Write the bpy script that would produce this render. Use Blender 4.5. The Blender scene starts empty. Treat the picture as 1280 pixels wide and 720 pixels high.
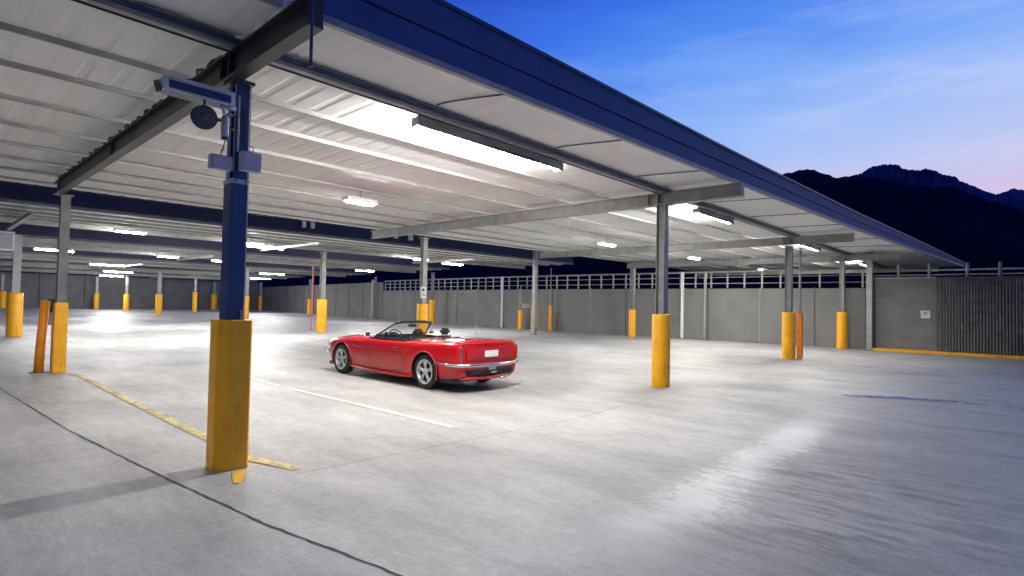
import bpy, bmesh, math, random
from mathutils import Vector, Matrix
random.seed(7)
S = bpy.context.scene
COL = S.collection
PI = math.pi

# ------------------------------------------------------------------ camera
yaw, pitch, roll = math.radians(42.6), math.radians(1.65), math.radians(1.15)
F = Vector((math.cos(yaw)*math.cos(pitch), math.sin(yaw)*math.cos(pitch), math.sin(pitch)))
R0 = Vector((math.sin(yaw), -math.cos(yaw), 0)); U0 = R0.cross(F)
R = R0*math.cos(roll) + U0*math.sin(roll); U = R.cross(F)
cam_d = bpy.data.cameras.new('camera'); cam = bpy.data.objects.new('camera', cam_d); COL.objects.link(cam)
M3 = Matrix((R, U, -F)).transposed()
cam.matrix_world = Matrix.Translation((0, 0, 1.5)) @ M3.to_4x4()
cam_d.sensor_width = 36; cam_d.lens = 693/1280*36; cam_d.clip_start = .05; cam_d.clip_end = 20000
S.camera = cam
S.view_settings.view_transform = 'Standard'; S.view_settings.look = 'None'
S.view_settings.exposure = 0.0; S.view_settings.gamma = 1

# ------------------------------------------------------------------ dusk sky (world)
def lin(r, g, b):
    f = lambda c: (c/255/12.92) if c/255 <= .04045 else ((c/255+.055)/1.055)**2.4
    return (f(r), f(g), f(b), 1)
W = bpy.data.worlds.new('World'); S.world = W; W.use_nodes = True
nt = W.node_tree; N = nt.nodes; L = nt.links
bg = N['Background']
tc = N.new('ShaderNodeTexCoord')
sep = N.new('ShaderNodeSeparateXYZ'); L.new(tc.outputs['Generated'], sep.inputs[0])
def wm(op, a, b, c=None):
    n = N.new('ShaderNodeMath'); n.operation = op
    for i, v in enumerate((a, b, c)):
        if v is None: continue
        if isinstance(v, (int, float)): n.inputs[i].default_value = v
        else: L.new(v, n.inputs[i])
    return n.outputs[0]
z14 = wm('MULTIPLY', sep.outputs[2], 1.4)
dx = wm('MULTIPLY', wm('SUBTRACT', 1.0, sep.outputs[0]), .9)
mp = N.new('ShaderNodeMapping'); mp.inputs['Rotation'].default_value = (.35, .25, .5); mp.inputs['Scale'].default_value = (1.2, 1.6, 7)
L.new(tc.outputs['Generated'], mp.inputs[0])
nz = N.new('ShaderNodeTexNoise'); nz.inputs['Scale'].default_value = 1.6; nz.inputs['Detail'].default_value = 7; nz.inputs['Roughness'].default_value = .55
L.new(mp.outputs[0], nz.inputs[0])
tt = wm('ADD', z14, dx)
tt = wm('ADD', tt, wm('MULTIPLY', wm('SUBTRACT', nz.outputs[0], .5), .30))
tt = wm('DIVIDE', tt, 3.0)
rp = N.new('ShaderNodeValToRGB'); L.new(tt, rp.inputs[0])
stops = [(.0, (150, 140, 190)), (.15, (214, 188, 222)), (.22, (184, 196, 240)), (.32, (156, 188, 246)), (.42, (118, 166, 246)), (.49, (78, 138, 240)),
         (.57, (56, 112, 230)), (.72, (36, 80, 200)), (.85, (26, 54, 140)), (1.1, (62, 76, 128)), (1.7, (72, 80, 116))]
stops = [(p/2, c) for p, c in stops]
els = rp.color_ramp.elements
els[0].position = 0; els[0].color = lin(*stops[0][1]); els[1].position = stops[-1][0]; els[1].color = lin(*stops[-1][1])
for p, c in stops[1:-1]:
    e = els.new(p); e.color = lin(*c)
mp2 = N.new('ShaderNodeMapping'); mp2.inputs['Rotation'].default_value = (.75, .1, .2); mp2.inputs['Scale'].default_value = (1.0, 1.3, 9)
L.new(tc.outputs['Generated'], mp2.inputs[0])
nz2 = N.new('ShaderNodeTexNoise'); nz2.inputs['Scale'].default_value = 2.2; nz2.inputs['Detail'].default_value = 9; nz2.inputs['Roughness'].default_value = .6; nz2.inputs['Distortion'].default_value = .3
L.new(mp2.outputs[0], nz2.inputs[0])
mk = N.new('ShaderNodeMapRange'); mk.inputs[1].default_value = .44; mk.inputs[2].default_value = .70; mk.interpolation_type = 'SMOOTHSTEP'; L.new(nz2.outputs[0], mk.inputs[0])
lo = N.new('ShaderNodeMapRange'); lo.inputs[1].default_value = .12; lo.inputs[2].default_value = .30; lo.inputs[3].default_value = .45; lo.inputs[4].default_value = 0; L.new(tt, lo.inputs[0])
cl = N.new('ShaderNodeMixRGB'); L.new(wm('MULTIPLY', mk.outputs[0], lo.outputs[0]), cl.inputs[0]); L.new(rp.outputs[0], cl.inputs[1]); cl.inputs[2].default_value = lin(208, 214, 246)
# a little of the physical dusk sky on top of the gradient of the evening air
sky = N.new('ShaderNodeTexSky'); sky.sky_type = 'NISHITA'; sky.sun_disc = False
sky.sun_elevation = math.radians(-2); sky.sun_rotation = math.radians(95)
mixs = N.new('ShaderNodeMixRGB'); mixs.blend_type = 'ADD'; mixs.inputs[0].default_value = .06
L.new(cl.outputs[0], mixs.inputs[1]); L.new(sky.outputs[0], mixs.inputs[2])
L.new(mixs.outputs[0], bg.inputs[0]); bg.inputs[1].default_value = 1.0

# ------------------------------------------------------------------ materials
def mat(name, col, rough=.6, metal=0, noise=0, nscale=4, bump=0, bscale=40, emit=None, estr=0, coat=0, stretch=None, rnoise=0):
    m = bpy.data.materials.new(name); m.use_nodes = True
    t = m.node_tree; b = t.nodes['Principled BSDF']
    b.inputs['Base Color'].default_value = (*col, 1); b.inputs['Specular IOR Level'].default_value = 0 if rough >= 1 else .5; b.inputs['Roughness'].default_value = rough; b.inputs['Metallic'].default_value = metal
    if coat: b.inputs['Coat Weight'].default_value = coat; b.inputs['Coat Roughness'].default_value = .05
    tcn = t.nodes.new('ShaderNodeTexCoord'); src = tcn.outputs['Object']
    if stretch:
        q = t.nodes.new('ShaderNodeMapping'); q.inputs['Scale'].default_value = stretch; t.links.new(src, q.inputs[0]); src = q.outputs[0]
    if noise:
        n = t.nodes.new('ShaderNodeTexNoise'); n.inputs['Scale'].default_value = nscale; n.inputs['Detail'].default_value = 6; t.links.new(src, n.inputs[0])
        r = t.nodes.new('ShaderNodeValToRGB'); t.links.new(n.outputs[0], r.inputs[0])
        r.color_ramp.elements[0].position = .3; r.color_ramp.elements[1].position = .7
        r.color_ramp.elements[0].color = (*[c*(1-noise) for c in col], 1); r.color_ramp.elements[1].color = (*[min(1, c*(1+noise*.5)) for c in col], 1)
        t.links.new(r.outputs[0], b.inputs['Base Color'])
        if rnoise:
            mr = t.nodes.new('ShaderNodeMapRange'); t.links.new(n.outputs[0], mr.inputs[0])
            mr.inputs[3].default_value = max(0, rough-rnoise); mr.inputs[4].default_value = min(1, rough+rnoise); t.links.new(mr.outputs[0], b.inputs['Roughness'])
    if bump:
        n2 = t.nodes.new('ShaderNodeTexNoise'); n2.inputs['Scale'].default_value = bscale; n2.inputs['Detail'].default_value = 4; t.links.new(src, n2.inputs[0])
        bp = t.nodes.new('ShaderNodeBump'); bp.inputs['Strength'].default_value = bump; bp.inputs['Distance'].default_value = .01
        t.links.new(n2.outputs[0], bp.inputs['Height']); t.links.new(bp.outputs[0], b.inputs['Normal'])
    if emit: b.inputs['Emission Color'].default_value = (*emit, 1); b.inputs['Emission Strength'].default_value = estr
    return m

class G:   # small node graph helper
    def __init__(s, m): s.t = m.node_tree; s.n = s.t.nodes; s.l = s.t.links
    def m(s, op, a, b=0, c=None, clamp=False):
        n = s.n.new('ShaderNodeMath'); n.operation = op; n.use_clamp = clamp
        for i, v in enumerate((a, b, c)):
            if v is None: continue
            if isinstance(v, (int, float)): n.inputs[i].default_value = v
            else: s.l.new(v, n.inputs[i])
        return n.outputs[0]
    def noise(s, src, scale, det=6, rough=.5, stretch=None, rot=0):
        if stretch or rot:
            q = s.n.new('ShaderNodeMapping'); q.inputs['Scale'].default_value = stretch or (1, 1, 1); q.inputs['Rotation'].default_value = (0, 0, rot); s.l.new(src, q.inputs[0]); src = q.outputs[0]
        n = s.n.new('ShaderNodeTexNoise'); n.inputs['Scale'].default_value = scale; n.inputs['Detail'].default_value = det; n.inputs['Roughness'].default_value = rough
        s.l.new(src, n.inputs[0]); return n.outputs[0]
    def rng(s, v, a, b, c, d, smooth=False):
        n = s.n.new('ShaderNodeMapRange'); s.l.new(v, n.inputs[0])
        if smooth: n.interpolation_type = 'SMOOTHSTEP'
        for i, k in enumerate((a, b, c, d)): n.inputs[i+1].default_value = k
        return n.outputs[0]

YEL = mat('yellow_paint', (1.0, .455, .004), .42, noise=.16, nscale=3.5, bump=.12, bscale=22, rnoise=.12)
g = G(YEL); b = g.n['Principled BSDF']; s_ = g.n.new('ShaderNodeTexCoord').outputs['Object']; sp = g.n.new('ShaderNodeSeparateXYZ'); g.l.new(s_, sp.inputs[0])
old = b.inputs['Base Color'].links[0].from_socket
scr = g.rng(g.noise(s_, 6, 8, .75, stretch=(2.2, 2.2, .5)), .56, .68, 0, .75); low = g.rng(sp.outputs[2], .05, .9, 1.0, .25)
mxx = g.n.new('ShaderNodeMixRGB'); g.l.new(g.m('MULTIPLY', scr, low), mxx.inputs[0]); g.l.new(old, mxx.inputs[1]); mxx.inputs[2].default_value = (.10, .07, .04, 1); g.l.new(mxx.outputs[0], b.inputs['Base Color'])
ORA = mat('orange_paint', (.92, .31, .01), .45, noise=.2, nscale=5, bump=.1, bscale=30)
NAVY = mat('navy_steel', (.026, .052, .15), .38, noise=.18, nscale=2.2, bump=.05, bscale=8)
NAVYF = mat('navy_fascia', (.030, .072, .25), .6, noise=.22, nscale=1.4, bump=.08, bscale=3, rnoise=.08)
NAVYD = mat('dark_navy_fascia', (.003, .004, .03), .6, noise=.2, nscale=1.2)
STEEL = mat('galvanised_steel', (.33, .33, .325), .48, metal=.25, noise=.25, nscale=5, bump=.05, bscale=25, rnoise=.1)
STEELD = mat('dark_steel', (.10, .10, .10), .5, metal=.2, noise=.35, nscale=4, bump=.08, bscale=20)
DECK = mat('white_metal_deck', (.87, .87, .85), .75, noise=.09, nscale=.55, bump=.03, bscale=6, rnoise=.08)
BLACK = mat('black_plastic', (.012, .012, .013), .45)
WHITE = mat('white_enamel', (.74, .74, .74), .4, noise=.08, nscale=6)
LAV = mat('pale_grey_box_paint', (.46, .47, .54), .45, noise=.1, nscale=6)
WALLM = mat('grey_wall_panel', (.185, .186, .186), .75, noise=.14, nscale=1.3, bump=.2, bscale=60)
WALLD = mat('dark_grey_wall', (.14, .138, .135), .8, noise=.2, nscale=1.0, bump=.2, bscale=40)
RED = mat('red_car_paint', (.52, .002, .004), .3, coat=1, noise=.03, nscale=2)
RED.node_tree.nodes['Principled BSDF'].inputs['Specular IOR Level'].default_value = .2
REDD = mat('dark_red_panel', (.36, .004, .008), .3, coat=.8)
CHROME = mat('chrome', (.62, .62, .62), .18, metal=1)
ALLOY = mat('wheel_alloy', (.62, .62, .62), .35, metal=.35)
RUB = mat('tyre_rubber', (.014, .014, .014), .75, bump=.2, bscale=60)
LEATH = mat('black_leather', (.02, .018, .018), .5, bump=.15, bscale=50)
LAMPW = mat('lamp_lens_white', (.8, .8, .8), .3)
REDL = mat('red_lamp_lens', (.5, .01, .01), .2)
STEELM = mat('weathered_grey_steel', (.16, .16, .158), .5, metal=.2, noise=.35, nscale=4)
BEAMD = mat('dark_beam_paint', (.045, .046, .045), .5, noise=.4, nscale=1.5)
PURL = mat('pale_purlin', (.34, .34, .33), .5, metal=.1, noise=.2, nscale=5)
PINK = mat('faded_red_pipe', (.5, .12, .1), .5)
glow = mat('lit_tube', (1, 1, 1), .5, emit=(1.0, .975, .925), estr=430)
glow2 = mat('lit_lens', (1, 1, 1), .5, emit=(1.0, .975, .925), estr=560)
m = bpy.data.materials.new('windscreen_glass'); m.use_nodes = True; GLASS = m
t = m.node_tree; b = t.nodes['Principled BSDF']; b.inputs['Roughness'].default_value = .03; b.inputs['Base Color'].default_value = (.8, .86, .84, 1)
tr = t.nodes.new('ShaderNodeBsdfTransparent'); tr.inputs[0].default_value = (.85, .9, .88, 1); mx = t.nodes.new('ShaderNodeMixShader'); mx.inputs[0].default_value = .16
t.links.new(tr.outputs[0], mx.inputs[1]); t.links.new(b.outputs[0], mx.inputs[2]); t.links.new(mx.outputs[0], t.nodes['Material Output'].inputs[0])

# concrete floor: cloudy wear, broom finish, tyre scuffs, a pale strip of painted-in glare
CON = bpy.data.materials.new('brushed_concrete'); CON.use_nodes = True
g = G(CON); b = g.n['Principled BSDF']
src = g.n.new('ShaderNodeTexCoord').outputs['Object']
sp = g.n.new('ShaderNodeSeparateXYZ'); g.l.new(src, sp.inputs[0]); X, Y = sp.outputs[0], sp.outputs[1]
wob = g.m('SUBTRACT', g.noise(src, .8, 3), .5)
cloud = g.noise(src, .35, 6, .6)
mid = g.noise(src, 1.1, 8, .62, stretch=(1.8, .5, 1), rot=.12)
broom = g.noise(src, 5.5, 8, .7, stretch=(2.0, .62, 1), rot=.16)
fine = g.noise(src, 38, 4, .75)
grit = g.noise(src, 14, 8, .75)
v = g.rng(cloud, .3, .7, .34, .53)
v = g.m('MULTIPLY', v, g.rng(mid, .32, .68, .80, 1.12))
v = g.m('MULTIPLY', v, g.rng(broom, .3, .7, .86, 1.10))
v = g.m('MULTIPLY', v, g.rng(grit, .35, .65, .88, 1.08))
v = g.m('MULTIPLY', v, g.rng(fine, .3, .7, .84, 1.10))
# pale strip: lamp glare on the floor, painted as lighter colour
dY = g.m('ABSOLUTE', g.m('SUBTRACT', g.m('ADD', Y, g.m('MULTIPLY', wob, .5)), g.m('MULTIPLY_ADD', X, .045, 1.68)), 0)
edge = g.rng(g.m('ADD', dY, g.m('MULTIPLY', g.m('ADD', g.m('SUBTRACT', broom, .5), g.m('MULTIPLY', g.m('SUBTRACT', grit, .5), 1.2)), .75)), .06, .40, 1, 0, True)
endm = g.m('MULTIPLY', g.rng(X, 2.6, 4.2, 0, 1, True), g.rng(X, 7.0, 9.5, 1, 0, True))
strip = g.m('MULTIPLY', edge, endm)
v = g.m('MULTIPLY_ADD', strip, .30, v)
# coarse scuffed patch next to it
rx = g.m('SUBTRACT', X, 5.0); ry = g.m('SUBTRACT', Y, 1.0)
rad = g.m('SQRT', g.m('ADD', g.m('MULTIPLY', rx, rx), g.m('MULTIPLY', g.m('MULTIPLY', ry, ry), 2.2)))
patch = g.rng(rad, .5, 2.3, 1, 0, True)
sc = g.m('MULTIPLY', patch, g.rng(g.noise(src, 3.2, 8, .72, stretch=(2.6, .5, 1), rot=.2), .46, .62, 0, 1))
v = g.m('MULTIPLY', v, g.m('SUBTRACT', 1.0, g.m('MULTIPLY', sc, .5)))
# tyre scuffs: arcs swinging through the aisle
for (ax, ay, ar, wdt, st) in ((-2.5, -4.2, 11.2, .13, .10), (-2.5, -4.2, 12.7, .12, .08), (14, -8, 12.6, .14, .09), (8.5, 22, 14, .2, .12), (8.5, 22, 12.5, .18, .10)):
    ex = g.m('SUBTRACT', X, ax); ey = g.m('SUBTRACT', Y, ay)
    rr = g.m('SQRT', g.m('ADD', g.m('MULTIPLY', ex, ex), g.m('MULTIPLY', ey, ey)))
    d = g.m('ABSOLUTE', g.m('SUBTRACT', g.m('ADD', rr, g.m('MULTIPLY', wob, .25)), ar), 0)
    k = g.m('MULTIPLY', g.rng(d, 0, wdt, 1, 0, True), g.rng(g.noise(src, .9, 3), .42, .6, 0, 1))
    v = g.m('MULTIPLY', v, g.m('SUBTRACT', 1.0, g.m('MULTIPLY', k, st)))
# drips and dark spots
vor = g.n.new('ShaderNodeTexVoronoi'); vor.inputs['Scale'].default_value = .9; g.l.new(src, vor.inputs[0])
spot = g.m('MULTIPLY', g.rng(vor.outputs['Distance'], .0, .055, 1, 0, True), g.rng(g.noise(src, .6, 2), .5, .6, 0, 1))
v = g.m('MULTIPLY', v, g.m('SUBTRACT', 1.0, g.m('MULTIPLY', spot, .5)))
stn = g.rng(g.noise(src, .55, 8, .68, stretch=(1.3, .8, 1), rot=.6), .56, .70, 0, 1, True)
v = g.m('MULTIPLY', v, g.m('SUBTRACT', 1.0, g.m('MULTIPLY', stn, .16)))
oil = g.rng(g.noise(src, 1.7, 6, .6), .66, .74, 0, 1, True)
v = g.m('MULTIPLY', v, g.m('SUBTRACT', 1.0, g.m('MULTIPLY', oil, .28)))
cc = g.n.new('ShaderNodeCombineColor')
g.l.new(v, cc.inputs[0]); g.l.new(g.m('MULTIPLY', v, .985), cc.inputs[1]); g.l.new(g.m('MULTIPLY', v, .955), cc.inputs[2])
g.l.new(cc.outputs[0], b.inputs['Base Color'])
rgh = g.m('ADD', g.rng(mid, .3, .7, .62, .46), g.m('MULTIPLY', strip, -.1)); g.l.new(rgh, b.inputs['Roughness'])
hgt = g.m('ADD', g.m('MULTIPLY', broom, .7), g.m('MULTIPLY', grit, .6)); hgt = g.m('ADD', hgt, g.m('MULTIPLY', fine, .35))
hgt = g.m('ADD', hgt, g.m('MULTIPLY', sc, .6))
bp = g.n.new('ShaderNodeBump'); bp.inputs['Strength'].default_value = .42; bp.inputs['Distance'].default_value = .012
g.l.new(hgt, bp.inputs['Height']); g.l.new(bp.outputs[0], b.inputs['Normal'])

def worn_paint(name, col, lo, hi, scale=9):
    m = bpy.data.materials.new(name); m.use_nodes = True; g = G(m); b = g.n['Principled BSDF']
    b.inputs['Base Color'].default_value = (*col, 1); b.inputs['Roughness'].default_value = .6
    s_ = g.n.new('ShaderNodeTexCoord').outputs['Object']
    a = g.rng(g.m('ADD', g.m('MULTIPLY', g.noise(s_, scale, 8, .7), .6), g.m('MULTIPLY', g.noise(s_, .9, 3), .4)), lo, hi, 0, 1)
    tr = g.n.new('ShaderNodeBsdfTransparent'); mx = g.n.new('ShaderNodeMixShader')
    g.l.new(a, mx.inputs[0]); g.l.new(tr.outputs[0], mx.inputs[1]); g.l.new(b.outputs[0], mx.inputs[2]); g.l.new(mx.outputs[0], g.n['Material Output'].inputs[0])
    return m
WPAINT = worn_paint('worn_white_paint', (.78, .78, .76), .30, .48)
YPAINT = worn_paint('worn_yellow_paint', (.70, .56, .20), .30, .56)
YPAINT2 = worn_paint('fresh_yellow_paint', (.80, .45, .03), .2, .4)
BTINT = worn_paint('patchy_blue_tint', (.10, .12, .42), .42, .64, 5)  # patchy blue tint for the bluish band across the floor
JOINT = mat('joint_sealant', (.05, .048, .045), .8, noise=.5, nscale=6)

# block wall
BLK = bpy.data.materials.new('grey_block_wall'); BLK.use_nodes = True
g = G(BLK); b = g.n['Principled BSDF']; s_ = g.n.new('ShaderNodeTexCoord').outputs['Object']
q = g.n.new('ShaderNodeMapping'); q.inputs['Rotation'].default_value = (0, PI/2, PI/2); g.l.new(s_, q.inputs[0])
sy = g.n.new('ShaderNodeSeparateXYZ'); g.l.new(s_, sy.inputs[0]); cb = g.n.new('ShaderNodeCombineXYZ'); g.l.new(sy.outputs[1], cb.inputs[0]); g.l.new(sy.outputs[2], cb.inputs[1])
br = g.n.new('ShaderNodeTexBrick'); g.l.new(cb.outputs[0], br.inputs[0]); br.inputs['Scale'].default_value = 1
br.inputs['Brick Width'].default_value = .4; br.inputs['Row Height'].default_value = .2; br.inputs['Mortar Size'].default_value = .006
br.inputs['Color1'].default_value = (.15, .15, .148, 1); br.inputs['Color2'].default_value = (.185, .185, .18, 1); br.inputs['Mortar'].default_value = (.11, .11, .11, 1)
g.l.new(br.outputs[0], b.inputs['Base Color']); b.inputs['Roughness'].default_value = .8
bp = g.n.new('ShaderNodeBump'); bp.inputs['Strength'].default_value = .4; bp.inputs['Distance'].default_value = .01; bp.invert = True
g.l.new(br.outputs['Fac'], bp.inputs['Height']); g.l.new(bp.outputs[0], b.inputs['Normal'])

# ------------------------------------------------------------------ geometry helpers
def box(bm, x0, x1, y0, y1, z0, z1, bev=0):
    vs = [bm.verts.new(p) for p in ((x0,y0,z0),(x1,y0,z0),(x1,y1,z0),(x0,y1,z0),(x0,y0,z1),(x1,y0,z1),(x1,y1,z1),(x0,y1,z1))]
    fs = [bm.faces.new([vs[i] for i in f]) for f in ((0,3,2,1),(4,5,6,7),(0,1,5,4),(1,2,6,5),(2,3,7,6),(3,0,4,7))]
    if bev:
        es = list({e for f in fs for e in f.edges})
        bmesh.ops.bevel(bm, geom=es, offset=bev, segments=2, affect='EDGES')
def prism(bm, pts, z0, z1):
    a = [bm.verts.new((p[0], p[1], z0)) for p in pts]; c = [bm.verts.new((p[0], p[1], z1)) for p in pts]; n = len(pts)
    bm.faces.new(a[::-1]); bm.faces.new(c)
    for i in range(n): bm.faces.new((a[i], a[(i+1) % n], c[(i+1) % n], c[i]))
def tube(bm, pts, r, seg=10, cap=True, radii=None):
    pts = [Vector(p) for p in pts]; rings = []
    up = Vector((0, 0, 1))
    for i, p in enumerate(pts):
        d = (pts[min(i+1, len(pts)-1)] - pts[max(i-1, 0)]).normalized()
        a = d.cross(up)
        if abs(d.z) > .9: a = d.cross(Vector((1, 0, 0)))
        a.normalize(); c = a.cross(d)
        rr = radii[i] if radii else r
        rings.append([bm.verts.new(p + (a*math.cos(2*PI*k/seg) + c*math.sin(2*PI*k/seg))*rr) for k in range(seg)])
    for A, B in zip(rings, rings[1:]):
        for k in range(seg):
            f = bm.faces.new((A[k], A[(k+1) % seg], B[(k+1) % seg], B[k])); f.smooth = True
    if cap: bm.faces.new(rings[0][::-1]); bm.faces.new(rings[-1])
def lathe(bm, prof, seg=24, axis='z', o=(0, 0, 0), cap=True):
    rings = []
    for r, h in prof:
        ring = []
        for k in range(seg):
            a = 2*PI*k/seg; p = (r*math.cos(a), r*math.sin(a), h)
            if axis == 'x': p = (h, r*math.cos(a), r*math.sin(a))
            if axis == 'y': p = (r*math.sin(a), h, r*math.cos(a))
            ring.append(bm.verts.new((p[0]+o[0], p[1]+o[1], p[2]+o[2])))
        rings.append(ring)
    for A, B in zip(rings, rings[1:]):
        for k in range(seg):
            f = bm.faces.new((A[k], A[(k+1) % seg], B[(k+1) % seg], B[k])); f.smooth = True
    if cap: bm.faces.new(rings[0][::-1]); bm.faces.new(rings[-1])
def obj(name, bm, m, parent=None, smooth=False, recalc=True):
    if recalc: bmesh.ops.recalc_face_normals(bm, faces=bm.faces)
    me = bpy.data.meshes.new(name); bm.to_mesh(me); bm.free(); me.materials.append(m)
    if smooth: me.polygons.foreach_set('use_smooth', [True]*len(me.polygons))
    o = bpy.data.objects.new(name, me); COL.objects.link(o)
    if parent: o.parent = parent
    return o
def thing(name, label, cat, loc=(0, 0, 0), group=None, rz=0):
    o = bpy.data.objects.new(name, None); COL.objects.link(o); o.location = loc; o.rotation_euler = (0, 0, rz)
    o.empty_display_size = .2
    o['label'] = label; o['category'] = cat
    if group: o['group'] = group
    return o
def tag(o, label, cat, group=None):
    o['label'] = label; o['category'] = cat
    if group: o['group'] = group
    return o
def struct(o): o['kind'] = 'structure'; return o
def NB(): return bmesh.new()

# ------------------------------------------------------------------ ground, mountains
bm = NB()
for a in [(-4000, -4000, 6000, 6000)]:
    v = [bm.verts.new(p) for p in ((-4000, -4000, -.06), (6000, -4000, -.06), (6000, 6000, -.06), (-4000, 6000, -.06))]; bm.faces.new(v)
struct(obj('ground', bm, mat('dark_scrub_ground', (.03, .035, .03), .9, noise=.5, nscale=.05)))
bm = NB()
v = [bm.verts.new(p) for p in ((-40, -30, 0), (26.2, -30, 0), (26.2, 24, 0), (34, 86, 0), (-40, 86, 0))]; bm.faces.new(v)
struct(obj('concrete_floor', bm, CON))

def img_dir(x, y):
    return F + R*((x-640)/693.) - U*((y-360)/693.)
def ridge(name, pts, dist, m, depth, seed):
    # pts: skyline directions given as (pixel x, pixel y) -> real azimuth and height at 'dist'; a terrain sheet with slopes on both sides
    rnd = random.Random(seed); bm = NB(); prof = []
    for x, y in pts:
        d = img_dir(x, y); k = dist/math.hypot(d.x, d.y); prof.append((math.atan2(d.y, d.x), d.z*k))
    prof.sort(); n = 420; cols = []
    a0, a1 = prof[0][0], prof[-1][0]
    jag = [rnd.uniform(-1, 1) for _ in range(n+40)]
    for i in range(n+1):
        a = a0 + (a1-a0)*i/n
        for (p, q) in zip(prof, prof[1:]):
            if p[0] <= a <= q[0]+1e-9:
                tt_ = (a-p[0])/(q[0]-p[0]); tt_ = tt_*tt_*(3-2*tt_)*.5 + tt_*.5; h = p[1] + (q[1]-p[1])*tt_
        h += (jag[i]*.35 + jag[(i//4)+20]*.65)*dist*.0008
        col = []
        for j, (u, hh) in enumerate(((-1.0, -.02), (-.8, .18), (-.6, .40), (-.4, .60), (-.22, .78), (-.1, .9), (0, 1), (.12, .9), (.4, .6), (.8, .2), (1.1, -.02))):
            gul = math.sin(a*70+seed+math.sin(a*23)*2)*.03*(1-abs(u))*(0 if j == 6 else 1)
            r = dist + (u + gul*1.5 + rnd.uniform(-.015, .015))*depth
            zz = h*(hh + (gul + rnd.uniform(-.012, .012) if j not in (0, 6, 10) else 0))
            col.append(bm.verts.new((r*math.cos(a), r*math.sin(a), zz+1.5*(j == 6))))
        cols.append(col)
    for A, B in zip(cols, cols[1:]):
        for j in range(len(A)-1):
            f = bm.faces.new((A[j], A[j+1], B[j+1], B[j])); f.smooth = True
    return struct(obj(name, bm, m))
MT1 = mat('dark_scrub_slope', (.008, .011, .058), 1.0, noise=.5, nscale=.012)
MT2 = mat('hazed_blue_slope', (.030, .066, .30), 1.0, noise=.45, nscale=.006)  # blue haze of distance put into the slope's base colour
ridge('mountain_range', [(-900, 330), (-300, 320), (200, 300), (520, 290), (760, 262), (880, 236), (940, 222), (980, 218), (1000, 212), (1012, 211), (1030, 217), (1048, 222), (1066, 219), (1090, 221),
    (1110, 224), (1130, 231), (1160, 233), (1190, 232), (1215, 243), (1240, 252), (1262, 258), (1290, 268), (1340, 280), (1500, 300), (1900, 340)], 900, MT1, 420, 3)
ridge('distant_mountain', [(900, 300), (960, 262), (1010, 240), (1050, 226), (1078, 216), (1088, 209), (1100, 206), (1113, 205), (1124, 207), (1130, 211), (1146, 213), (1156, 211), (1166, 213), (1180, 218), (1194, 221),
    (1200, 226), (1214, 232), (1232, 239), (1246, 243), (1256, 239), (1266, 236), (1285, 238), (1310, 250), (1400, 262), (1700, 300), (2200, 350)], 2400, MT2, 900, 11)

# ------------------------------------------------------------------ floor markings (each sheet 4 mm above the one below)
def ribbon(name, pts, w, m, z, wfun=None):
    bm = NB(); prev = None
    for i, p in enumerate(pts):
        p = Vector((*p, 0)); d = (Vector((*pts[min(i+1, len(pts)-1)], 0)) - Vector((*pts[max(i-1, 0)], 0))).normalized()
        n = Vector((-d.y, d.x, 0)); ww = w*(1 if not wfun else wfun(i))
        a = bm.verts.new((p.x+n.x*ww/2, p.y+n.y*ww/2, z)); c = bm.verts.new((p.x-n.x*ww/2, p.y-n.y*ww/2, z))
        if prev: bm.faces.new((prev[0], prev[1], c, a))
        prev = (a, c)
    return struct(obj(name, bm, m))
def dense(pts, n=14, jit=0.):
    out = []
    for a, c in zip(pts, pts[1:]):
        for k in range(n): out.append((a[0]+(c[0]-a[0])*k/n + random.uniform(-jit, jit), a[1]+(c[1]-a[1])*k/n))
    return out+[pts[-1]]
ribbon('floor_joint', dense([(1.0, 30), (1.03, 12), (1.25, 7.8), (1.49, 5.25), (1.66, 3.73), (1.87, 2.54), (2.2, .5), (2.6, -3)], 20, .006), .018, JOINT, .004, lambda i: random.uniform(.5, 1.2))
ribbon('floor_joint', dense([(2.3, 4.6), (6, 4.35), (9.8, 4.55), (14, 3.3), (25, 2.4)], 16, .006), .008, JOINT, .004)
ribbon('yellow_floor_line', dense([(2.08, 13.75), (2.22, 12.8), (2.2, 9), (2.21, 6.45), (2.22, 5.3), (2.39, 4.72)], 8), .11, YPAINT, .008)
ribbon('white_bay_line', dense([(4.40, 11.2), (4.38, 10.04), (4.49, 5.07)], 8), .085, WPAINT, .008)
ribbon('white_bay_line', dense([(9.9, 24), (9.6, 17)], 8), .08, WPAINT, .008)
ribbon('blue_floor_band', dense([(11.2, 2.3), (11.75, 1.5), (12.0, .77), (11.95, 0), (11.8, -4)], 8), .30, BTINT, .008)
bm = NB(); vv = [bm.verts.new(p) for p in ((1.93, 5.0, .008), (2.06, 5.0, .008), (1.87, 4.66, .008), (1.83, 4.70, .008))]; bm.faces.new(vv)
struct(obj('yellow_floor_line', bm, YPAINT2))

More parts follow.
